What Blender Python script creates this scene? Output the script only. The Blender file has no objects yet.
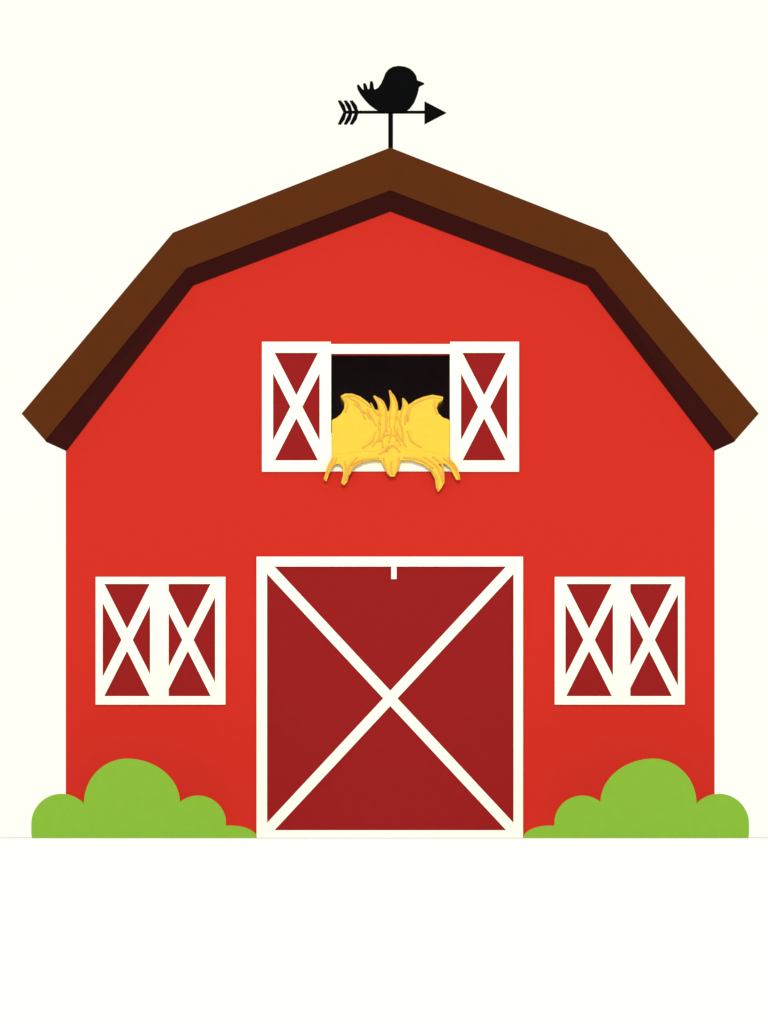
import bpy, bmesh, math
from mathutils import Vector

R = math.radians
scene = bpy.context.scene
COL = scene.collection

# ------------------------------------------------------------------ camera
PXM = 75.0                     # picture pixels per metre on the barn's front
DIST = 45.0                    # camera to barn front
CAM_H = 0.06                   # camera close to the ground, levelled
CAM_X = (384 - 390.2) / PXM
cd = bpy.data.cameras.new('camera')
cam = bpy.data.objects.new('camera', cd)
COL.objects.link(cam)
cam.location = (CAM_X, -DIST, CAM_H)
cam.rotation_euler = (R(90), 0, 0)
cd.sensor_fit = 'VERTICAL'
cd.sensor_height = 24.0
cd.lens = PXM * DIST / 1024 * 24.0
cd.shift_y = ((838 - CAM_H * PXM) - 512) / 1024
cd.clip_start = 0.1
cd.clip_end = 20000
scene.camera = cam
scene.cycles.diffuse_bounces = 8
scene.cycles.max_bounces = 12

# ------------------------------------------------------------------ sky, sun
SUN_EL = 25
w = bpy.data.worlds.new('World')
scene.world = w
w.use_nodes = True
nt = w.node_tree
nt.nodes.clear()
sky = nt.nodes.new('ShaderNodeTexSky')
sky.sky_type = 'NISHITA'
sky.sun_disc = False
sky.sun_elevation = R(SUN_EL)
sky.sun_rotation = R(180)
bg_clear = nt.nodes.new('ShaderNodeBackground')
bg_clear.inputs['Strength'].default_value = 0.06
nt.links.new(sky.outputs[0], bg_clear.inputs['Color'])
bg_cloud = nt.nodes.new('ShaderNodeBackground')      # even, bright cloud cover
bg_cloud.inputs['Color'].default_value = (1.0, 0.99, 0.895, 1)
bg_cloud.inputs['Strength'].default_value = 0.80
mixs = nt.nodes.new('ShaderNodeMixShader')
mixs.inputs[0].default_value = 0.95
nt.links.new(bg_clear.outputs[0], mixs.inputs[1])
nt.links.new(bg_cloud.outputs[0], mixs.inputs[2])
wo = nt.nodes.new('ShaderNodeOutputWorld')
nt.links.new(mixs.outputs[0], wo.inputs[0])

sl = bpy.data.lights.new('sun', 'SUN')
sl.energy = 1.5
sl.angle = R(14)
sl.color = (1.0, 0.97, 0.92)
so = bpy.data.objects.new('sun', sl)
COL.objects.link(so)
so.location = (0, -30, 25)
so.rotation_euler = (R(90 - SUN_EL), 0, 0)

vs = scene.view_settings
vs.view_transform = 'Standard'
vs.look = 'None'
vs.exposure = 0.4
vs.gamma = 1.0
vs.use_curve_mapping = False


# ------------------------------------------------------------------ materials
def lin(c):
    c /= 255.0
    return c / 12.92 if c <= 0.04045 else ((c + 0.055) / 1.055) ** 2.4


def mat(name, rgb, k=1.0, var=0.03, scale=6.0, rough=0.9, spec=0.05, bump=0.0):
    """matte paint, its colour wandering a little from place to place"""
    m = bpy.data.materials.new(name)
    m.use_nodes = True
    n = m.node_tree
    b = n.nodes['Principled BSDF']
    b.inputs['Roughness'].default_value = rough
    b.inputs['Specular IOR Level'].default_value = spec
    c = [min(0.9, lin(v) * k) for v in rgb]
    tc = n.nodes.new('ShaderNodeTexCoord')
    nz = n.nodes.new('ShaderNodeTexNoise')
    nz.inputs['Scale'].default_value = scale
    nz.inputs['Detail'].default_value = 4
    n.links.new(tc.outputs['Object'], nz.inputs['Vector'])
    rp = n.nodes.new('ShaderNodeValToRGB')
    rp.color_ramp.elements[0].position = 0.3
    rp.color_ramp.elements[1].position = 0.7
    rp.color_ramp.elements[0].color = [v * (1 - var) for v in c] + [1]
    rp.color_ramp.elements[1].color = [v * (1 + var) for v in c] + [1]
    n.links.new(nz.outputs['Fac'], rp.inputs['Fac'])
    n.links.new(rp.outputs['Color'], b.inputs['Base Color'])
    if bump:
        bp = n.nodes.new('ShaderNodeBump')
        bp.inputs['Strength'].default_value = bump
        bp.inputs['Distance'].default_value = 0.02
        n.links.new(nz.outputs['Fac'], bp.inputs['Height'])
        n.links.new(bp.outputs['Normal'], b.inputs['Normal'])
    return m


K = 0.635
M_RED = mat('red_barn_paint', (221, 51, 39), K, 0.012)
M_DARKRED = mat('dark_red_paint', (160, 33, 34), K, 0.015)
M_WHITE = mat('cream_white_paint', (255, 253, 238), 0.78, 0.008)
M_BROWN = mat('brown_roof_paint', (97, 48, 17), K)
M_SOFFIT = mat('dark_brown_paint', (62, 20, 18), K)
M_GREEN = mat('leaf_green', (141, 193, 63), K, 0.015, 9)
M_HAY = mat('hay_yellow', (255, 217, 76), 0.66, 0.025, 14)
M_STRAW = mat('straw_orange', (252, 193, 80), 0.66, 0.03, 14)
M_BLACK = mat('black_iron', (6, 7, 8), K)
M_INSIDE = mat('pale_bounce_boards', (216, 206, 216), K)  # kept pale to bounce light around inside the loft
M_GROUND = mat('white_ground', (241, 242, 245), 0.93, 0.01, 0.4)


# ------------------------------------------------------------------ mesh helpers
def X(px):
    return (px - 390.2) / PXM


def Z(py):
    return (838 - py) / PXM


def near(d, px, py):
    """size on the barn front of a point seen d metres in front of it"""
    k = (DIST - d) / DIST
    return (CAM_X + (X(px) - CAM_X) * k, CAM_H + (Z(py) - CAM_H) * k)


def link(name, bm, m, parent=None, bevel=0, smooth=False, segs=2):
    bmesh.ops.recalc_face_normals(bm, faces=bm.faces)
    me = bpy.data.meshes.new(name)
    bm.to_mesh(me)
    bm.free()
    me.materials.append(m)
    o = bpy.data.objects.new(name, me)
    COL.objects.link(o)
    if parent:
        o.parent = parent
    if smooth:
        for p in me.polygons:
            p.use_smooth = True
    if bevel:
        b = o.modifiers.new('bevel', 'BEVEL')
        b.width = bevel
        b.segments = segs
        b.limit_method = 'ANGLE'
        b.angle_limit = R(40)
    return o


def prism(bm, pts, y0, y1, holes=()):
    """upright slab: outline pts (x, z) from front y0 to back y1, with holes"""
    edges = []
    for loop in [pts] + list(holes):
        vv = [bm.verts.new((x, y0, z)) for x, z in loop]
        edges += [bm.edges.new((vv[i], vv[(i + 1) % len(vv)])) for i in range(len(vv))]
    r = bmesh.ops.triangle_fill(bm, use_beauty=True, use_dissolve=False, edges=edges)
    fs = [g for g in r['geom'] if isinstance(g, bmesh.types.BMFace)]
    e = bmesh.ops.extrude_face_region(bm, geom=fs, use_keep_orig=True)
    vs_ = [g for g in e['geom'] if isinstance(g, bmesh.types.BMVert)]
    bmesh.ops.translate(bm, verts=vs_, vec=(0, y1 - y0, 0))


def rect(x0, y0, x1, y1):
    return [(X(x0), Z(y0)), (X(x1), Z(y0)), (X(x1), Z(y1)), (X(x0), Z(y1))]


def bar(ax, ay, bx, by, wpx):
    a, b = Vector((X(ax), Z(ay))), Vector((X(bx), Z(by)))
    d = (b - a).normalized()
    n = Vector((-d.y, d.x)) * (wpx / PXM / 2)
    return [tuple(a + n), tuple(b + n), tuple(b - n), tuple(a - n)]


def panel(name, x0, y0, x1, y1, m, parent, yf, yb=0.02):
    bm = bmesh.new()
    prism(bm, rect(x0, y0, x1, y1), yf, yb)
    return link(name, bm, m, parent)


def frame(name, outer, inners, parent, yf, yb=0.01):
    bm = bmesh.new()
    prism(bm, rect(*outer), yf, yb, [rect(*i) for i in inners])
    return link(name, bm, M_WHITE, parent, 0.004)


def clip(poly, x0, z0, x1, z1):
    """a board's outline sawn off square to the frame it sits in"""
    for ax, lim, s in ((0, x0, 1), (0, x1, -1), (1, z0, 1), (1, z1, -1)):
        out_ = []
        for i, p in enumerate(poly):
            q = poly[i - 1]
            dp, dq = (p[ax] - lim) * s, (q[ax] - lim) * s
            if (dp >= 0) != (dq >= 0):
                t = dq / (dq - dp)
                out_.append((q[0] + (p[0] - q[0]) * t, q[1] + (p[1] - q[1]) * t))
            if dp >= 0:
                out_.append(p)
        poly = out_
    return poly


def cross(name, cx, cy, dx, dy, wpx, parent, yf, inner):
    bm = bmesh.new()
    a, b, c, d = inner
    lim = (X(a - 3), Z(d + 3), X(c + 3), Z(b - 3))
    dx, dy = dx * 1.3, dy * 1.3
    prism(bm, clip(bar(cx - dx, cy - dy, cx + dx, cy + dy, wpx), *lim), yf, 0.005)
    prism(bm, clip(bar(cx - dx, cy + dy, cx + dx, cy - dy, wpx), *lim), yf - 0.003, 0.007)
    return link(name, bm, M_WHITE, parent)


def tube(bm, pts, radii, flat=1.0, seg=10, sub=6):
    """tapered round strand through 3-D points (Catmull-Rom)"""
    P = [Vector(p) for p in pts]
    P = [P[0] * 2 - P[1]] + P + [P[-1] * 2 - P[-2]]
    rr = [radii[0]] + list(radii) + [radii[-1]]
    path = []
    for i in range(1, len(P) - 2):
        for s in range(sub):
            t = s / sub
            a, b, c, d = P[i - 1:i + 3]
            q = 0.5 * (2 * b + (c - a) * t + (2 * a - 5 * b + 4 * c - d) * t * t + (3 * b - a - 3 * c + d) * t ** 3)
            path.append((q, rr[i] * (1 - t) + rr[i + 1] * t))
    path.append((P[-2], rr[-2]))
    rings = []
    for i, (q, r) in enumerate(path):
        t = (path[min(i + 1, len(path) - 1)][0] - path[max(i - 1, 0)][0]).normalized()
        side = t.cross(Vector((0, 1, 0)))
        side = side.normalized() if side.length > 1e-4 else Vector((1, 0, 0))
        up = side.cross(t).normalized()
        rings.append([bm.verts.new(q + side * r * math.cos(2 * math.pi * k / seg)
                                   + up * r * flat * math.sin(2 * math.pi * k / seg)) for k in range(seg)])
    for a, b in zip(rings, rings[1:]):
        for k in range(seg):
            bm.faces.new((a[k], a[(k + 1) % seg], b[(k + 1) % seg], b[k]))
    bm.faces.new(rings[0])
    bm.faces.new(rings[-1][::-1])


def empty(name, loc, label, cat, group=None):
    o = bpy.data.objects.new(name, None)
    COL.objects.link(o)
    o.location = loc
    o['label'] = label
    o['category'] = cat
    if group:
        o['group'] = group
    return o


# ------------------------------------------------------------------ ground
bm = bmesh.new()
bmesh.ops.create_circle(bm, cap_ends=True, segments=96, radius=6000)
g = link('ground', bm, M_GROUND)
g['kind'] = 'structure'
g['label'] = 'plain white ground in front of the red barn'

# ------------------------------------------------------------------ barn
DEPTH = 11.0
barn = empty('barn', (0, 0, 0), 'red barn with brown gambrel roof, white trimmed door, hay loft and windows', 'barn')


def mirror(pts):
    """left half outline (eave -> ridge, ridge last) to the full outline"""
    return pts + [(2 * 390.2 - x, y) for x, y in reversed(pts[:-1])]


wall_px = mirror([(65.8, 837.9), (65.8, 387), (190, 253), (390.2, 176)])
wall_o = [(X(x), Z(y)) for x, y in wall_px]
T = 0.16
bm = bmesh.new()
prism(bm, wall_o, 0.0, T, [rect(331, 354, 450, 461)])
prism(bm, wall_o, DEPTH - T, DEPTH, [rect(180, 335, 600, 456)])     # unseen hatch added at the back to let light into the loft
for s in (-1, 1):
    xo = s * (X(390.2) - X(65.8))
    prism(bm, [(xo, 0.0), (xo - s * T, 0.0), (xo - s * T, Z(376)), (xo, Z(388))], T, DEPTH - T)
link('wall', bm, M_RED, barn)

# boards that line the loft: floor level with the sill
bm = bmesh.new()
prism(bm, [(X(70) + T, Z(466)), (X(710) - T, Z(466)), (X(710) - T, Z(461.3)), (X(70) + T, Z(461.3))], T, DEPTH - T)
link('loft_floor', bm, M_INSIDE, barn)

bm = bmesh.new()                                       # pale lining added at back and sides, lightens the loft without red bounce
prism(bm, [(X(72) + T, Z(460)), (X(72) + T, Z(430)), (X(192), Z(288)), (X(390.2), Z(212)), (X(588.4), Z(288)),
           (X(708.4) - T, Z(430)), (X(708.4) - T, Z(460))], DEPTH - T - 0.03, DEPTH - T - 0.004, [rect(180, 335, 600, 456)])
for sx in (-1, 1):
    xo = sx * (X(390.2) - X(65.8) - T - 0.004)
    prism(bm, [(xo, Z(460)), (xo - sx * 0.03, Z(460)), (xo - sx * 0.03, Z(432)), (xo, Z(432))], T + 0.01, DEPTH - T - 0.04)
link('loft_bounce_lining', bm, M_INSIDE, barn)

OV = 0.20                                             # how far the roof stands out over the front
out = mirror([(21.5, 413.6), (173, 232.5), (390.2, 147.4)])
inn = mirror([(45.2, 440.5), (186, 268.6), (390.2, 190.3)])
drk = mirror([(66.3, 451.2), (193.4, 285.5), (390.2, 211.6)])
rout = mirror([(44, 386.7), (173, 232.5), (390.2, 148.6)])
rinn = mirror([(58, 399), (182, 258), (390.2, 178)])
bm = bmesh.new()
prism(bm, [(X(x), Z(y) - 0.012) for x, y in rout + rinn[::-1]], 0.06, DEPTH + OV)
roof = link('roof', bm, M_BROWN, barn)
bm = bmesh.new()
prism(bm, [near(OV, *p) for p in out + inn[::-1]], -OV, 0.06)
link('gable_board', bm, M_BROWN, roof, 0.006)

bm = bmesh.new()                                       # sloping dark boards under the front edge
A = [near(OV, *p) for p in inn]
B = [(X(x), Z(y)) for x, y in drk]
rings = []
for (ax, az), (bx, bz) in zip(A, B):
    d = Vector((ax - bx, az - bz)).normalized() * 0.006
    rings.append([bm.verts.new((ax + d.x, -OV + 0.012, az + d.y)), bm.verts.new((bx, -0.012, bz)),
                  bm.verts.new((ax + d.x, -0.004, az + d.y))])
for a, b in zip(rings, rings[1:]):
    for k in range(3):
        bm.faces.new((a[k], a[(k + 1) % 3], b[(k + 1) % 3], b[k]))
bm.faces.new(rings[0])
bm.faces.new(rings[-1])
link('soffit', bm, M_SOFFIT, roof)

# big door
door = panel('barn_door', 262, 562, 518, 836, M_DARKRED, barn, -0.010)
frame('door_frame', (256.6, 556.8, 523, 837.8), [(267.2, 566.8, 513.4, 830.2)], door, -0.034)
cross('cross_brace', 390.3, 698.4, 127, 136.2, 10.4, door, -0.024, (267.2, 566.8, 513.4, 830.2))
bm = bmesh.new()
prism(bm, rect(391.2, 565, 396.6, 579.3), -0.030, 0.005)
link('latch', bm, M_WHITE, door, 0.004)

# hay loft: frame round the opening and two open shutters
frame('loft_frame', (325, 344.2, 456, 471.6), [(331.2, 354, 449.8, 461)], barn, -0.022)
for x0, x1, ix0, ix1, cx in ((262, 331, 273.2, 319.6, 296.4), (450, 519, 461, 507.2, 484.1)):
    sh = panel('shutter', x0 + 4, 346, x1 - 4, 468, M_DARKRED, barn, -0.010)
    frame('shutter_frame', (x0, 342, x1, 472), [(ix0, 353.2, ix1, 460.6)], sh, -0.034)
    cross('cross_brace', cx, 407, 28.3, 55, 10.6, sh, -0.024, (ix0, 353.2, ix1, 460.6))

# the two ground floor windows with closed shutters
for x0, x1, ins in ((95.8, 225.6, ((102.9, 150.2, 127.2), (168.8, 215.2, 188.0))),
                    (554.6, 684.6, ((565.4, 612.8, 589.0), (630.2, 677.8, 649.0)))):
    wf = frame('window', (x0, 577, x1, 704.8), [(a, 584.2, b, 696.2) for a, b, c in ins], barn, -0.034)
    for a, b, c in ins:
        panel('shutter_panel', a - 2, 582, b + 2, 698, M_DARKRED, wf, -0.010)
        cross('cross_brace', c, 640, 27.6, 54.5, 10.0, wf, -0.024, (a, 584.2, b, 696.2))

# ------------------------------------------------------------------ hay in the loft
hx, hz = X(390.2), Z(461)
hay = empty('hay_pile', (hx, 0.3, hz), 'pile of yellow hay spilling over the sill of the loft opening', 'hay')


def hp(zx, zy):                                        # outline read off the photograph
    return (X(320 + zx / 5.12) - hx, Z(380 + zy / 5.12) - hz)


body = [(60, 207), (85, 196), (108, 176), (123, 150), (126, 122), (117, 102), (103, 86), (128, 72), (165, 72), (205, 86),
        (245, 116), (280, 152), (330, 165), (375, 158), (425, 158), (452, 130), (490, 104), (530, 88), (575, 78), (632, 88),
        (628, 106), (606, 120), (598, 145), (606, 172), (628, 194), (664, 207), (664, 404), (640, 418), (600, 418), (520, 416),
        (440, 418), (380, 420), (300, 418), (220, 418), (140, 420), (90, 420), (61, 404)]
bm = bmesh.new()
prism(bm, [hp(*p) for p in body], -0.37, 0.5)
link('hay_heap', bm, M_HAY, hay, 0.035, False, 3)


def strand(name, pts, radii, y, m, flat=0.8):
    bm = bmesh.new()
    q = []
    n = len(pts)
    for i, p in enumerate(pts):
        u, v = hp(*p)
        yy = y if not isinstance(y, (tuple, list)) else y[i]
        q.append((u, yy - 0.3, v))
    tube(bm, q, [r / PXM for r in radii], flat)
    return link(name, bm, m, hay, 0, True)


S = M_STRAW
# the layer that hangs out over the sill in pointed tufts
over = [(62, 398), (40, 440), (18, 512), (33, 524), (48, 482), (62, 454), (84, 434), (104, 436), (118, 458), (118, 490),
        (108, 532), (124, 543), (140, 525), (150, 484), (172, 448), (215, 427), (270, 416), (312, 416), (330, 455), (343, 482),
        (358, 498), (384, 498), (402, 452), (414, 416), (470, 418), (528, 438), (564, 466), (588, 510), (594, 556), (604, 578),
        (622, 556), (637, 528), (637, 482), (622, 452), (606, 434), (640, 434), (666, 456), (683, 490), (698, 516), (718, 514),
        (712, 480), (692, 440), (668, 408), (640, 390), (590, 380), (520, 368), (455, 372), (412, 352), (372, 322), (330, 352),
        (285, 372), (215, 370), (140, 382), (92, 388)]
bm = bmesh.new()
prism(bm, [hp(*p) for p in over], -0.396, -0.338)
link('hanging_hay', bm, M_HAY, hay, 0.012, False, 3)
for pts in ([(72, 398), (44, 446), (25, 514)], [(88, 400), (66, 440), (42, 486)], [(126, 420), (134, 470), (120, 532)],
            [(192, 398), (152, 442), (134, 520)], [(216, 424), (174, 446), (148, 492)], [(302, 404), (215, 414), (160, 440)],
            [(324, 400), (336, 452), (356, 492)], [(404, 396), (402, 440), (384, 490)], [(366, 420), (362, 455), (370, 486)],
            [(424, 402), (510, 412), (580, 456)], [(530, 396), (600, 450), (628, 528)], [(560, 452), (596, 500), (604, 566)],
            [(575, 396), (625, 440), (630, 520)], [(630, 402), (680, 446), (710, 508)], [(655, 402), (696, 450), (714, 506)],
            [(340, 372), (372, 340), (410, 374)], [(300, 384), (330, 366), (352, 340)]):
    strand('straw', pts, [0.8, 1.2, 0.7], -0.097, S)
# standing up out of the heap
for pts, wd in (([(322, 230), (322, 175), (312, 126), (276, 84)], 3.8), ([(368, 245), (374, 185), (378, 120), (356, 56)], 3.8),
                ([(424, 230), (430, 180), (438, 135), (424, 96)], 3.4)):
    strand('straw_tuft', pts, [1.5, wd + 1.6, wd, 0.8], (-0.045, -0.045, -0.05, -0.06), M_HAY, 0.5)
    for e in (-1, 1):                                  # darker straws down both edges of the tuft
        strand('straw', [(x + e * w_, y + 3) for (x, y), w_ in zip(pts, (12, 17, 14, 2))], [0.4, 0.7, 0.7, 0.4], (-0.073, -0.073, -0.07, -0.066), S)
# single straws across the front
for pts in ([(318, 150), (303, 220), (304, 290), (268, 344)], [(395, 190), (418, 250), (426, 318)],
            [(300, 320), (340, 284), (385, 292), (412, 336)], [(175, 128), (205, 150), (232, 205)],
            [(205, 150), (240, 176), (256, 206)], [(455, 150), (438, 190), (436, 230)],
            [(120, 404), (190, 384), (270, 372)], [(440, 378), (520, 384), (610, 402)],
            [(345, 190), (338, 240), (345, 270)],
            [(116, 92), (150, 84), (190, 92), (262, 146)], [(466, 134), (520, 106), (572, 92), (622, 98)],
            [(300, 96), (326, 122), (338, 176)], [(362, 66), (384, 100), (394, 160)], [(130, 100), (142, 130), (128, 170)],
            [(590, 104), (586, 140), (600, 180)], [(338, 250), (318, 300), (322, 350)], [(396, 250), (404, 290), (440, 345)],
            [(366, 250), (362, 285), (352, 325)], [(380, 245), (388, 280), (392, 318)], [(260, 120), (280, 160), (298, 186)],
            [(480, 120), (458, 160), (450, 215)], [(240, 150), (262, 190), (288, 240)], [(140, 90), (190, 118), (225, 172)],
            [(286, 268), (262, 320), (215, 352)], [(446, 262), (470, 316), (520, 350)]):
    strand('straw', pts, [0.7, 1.0, 0.8, 0.6][:len(pts)] if len(pts) == 4 else [0.7, 1.0, 0.6], -0.072, S)

# ------------------------------------------------------------------ weather vane on the ridge
vy = -0.06
vane = empty('weather_vane', (0, vy, Z(149) - 0.02),
             'black weather vane of a round bird standing on an arrow, on the roof ridge', 'weather vane')


def vp(px, py):
    return (X(px), Z(py) - (Z(149) - 0.02))


def vz(zx, zy):
    return vp(330 + zx / 6.4, 60.9 + zy / 6.4)


bm = bmesh.new()
tube(bm, [(vp(390.6, 112)[0], 0, vp(0, 113)[1]), (vp(390.6, 112)[0], 0, -0.12)], [2.4 / PXM] * 2, 1.0, 16)
link('pole', bm, M_BLACK, vane, 0, True)
bm = bmesh.new()
prism(bm, [vz(85, 326), vz(620, 326), vz(620, 343), vz(85, 343)], -0.018, 0.018)
arrow = link('arrow', bm, M_BLACK, vane, 0.003)
bm = bmesh.new()
prism(bm, [vz(604, 266), vz(744, 339), vz(604, 412)], -0.024, 0.024)
link('arrow_head', bm, M_BLACK, arrow, 0.003)
for k in range(3):
    dx = 38 * k
    bm = bmesh.new()
    prism(bm, [vz(50 + dx, 262), vz(69 + dx, 260), vz(95 + dx, 292), vz(107 + dx, 335), vz(95 + dx, 380), vz(69 + dx, 414), vz(50 + dx, 412), vz(86 + dx, 335)],
          -0.022 + 0.001 * k, 0.022 - 0.001 * k)
    link('fletching', bm, M_BLACK, arrow, 0.003)
bird = [(604, 148), (572, 135), (558, 130), (552, 100), (536, 76), (512, 54), (478, 40), (437, 35), (400, 42), (372, 60),
        (354, 84), (342, 116), (326, 152), (308, 178), (288, 190), (281, 182), (278, 150), (270, 134), (256, 136), (254, 160),
        (252, 186), (243, 188), (236, 164), (226, 147), (212, 150), (214, 172), (217, 192), (208, 188), (196, 172), (184, 156),
        (172, 160), (178, 184), (196, 216), (222, 250), (252, 282), (288, 310), (322, 328), (352, 338), (440, 338), (474, 332),
        (510, 308), (538, 270), (556, 226), (566, 190), (570, 166), (582, 158)]
bm = bmesh.new()
prism(bm, [vz(x, 337 - (337 - y) * 0.98 + 1) for x, y in bird], -0.05, 0.05)
link('bird_figure', bm, M_BLACK, vane, 0.006)

# ------------------------------------------------------------------ bushes
def bush(cpx, s, label):
    """clipped bush: a row of round clumps grown into one, about as deep as it is high"""
    d = 1.5
    half = 0.40
    k = (DIST - d) / DIST
    # clumps as (offset, top, half width, height of the widest point), in picture pixels
    clumps = [(-70.5, 793.8, 30.2, 824), (0, 758.6, 48, 803), (66, 795.6, 28, 823), (99, 825.6, 26, 838)]
    tops = []
    n = 460
    for i in range(n + 1):
        u = -100.7 + (225.7) * i / n
        best = 838.0
        for c, top, rx, zc in clumps:
            q = (u - c + (5 * max(0, 1 - abs(u) / 48) if c == 0 else 0)) / rx
            if abs(q) < 1:
                best = min(best, zc - (zc - top) * math.sqrt(1 - q * q))
            elif abs(q) <= 1.0005:
                best = min(best, zc)
        tops.append((u, best))
    tops[0] = (tops[0][0], 824)
    pts = [(tops[0][0] + 0.8, 838.0), (tops[0][0], 834)] + tops
    d += half                                           # its front
    k = (DIST - d) / DIST
    x0 = near(d, cpx, 838)[0]
    outline = [(s * u * k / PXM, CAM_H + (Z(y) - CAM_H) * k if y < 837.5 else 0.0) for u, y in pts]
    bm = bmesh.new()
    prism(bm, outline, 0.0, 2 * half)
    for v in bm.verts:                                  # narrower towards the wall
        if v.co.y > half:
            v.co.x *= 0.93
            v.co.z *= 0.88
    o = link('bush', bm, M_GREEN, None, 0.03, False, 3)
    o.location = (x0, -d, 0)
    o['label'] = label
    o['category'] = 'bush'
    o['group'] = 'round bushes along the barn front'
    return o


bush(132, 1, 'low rounded light green bush at the left corner of the barn')
bush(390.2 * 2 - 132, -1, 'low rounded light green bush at the right corner of the barn')
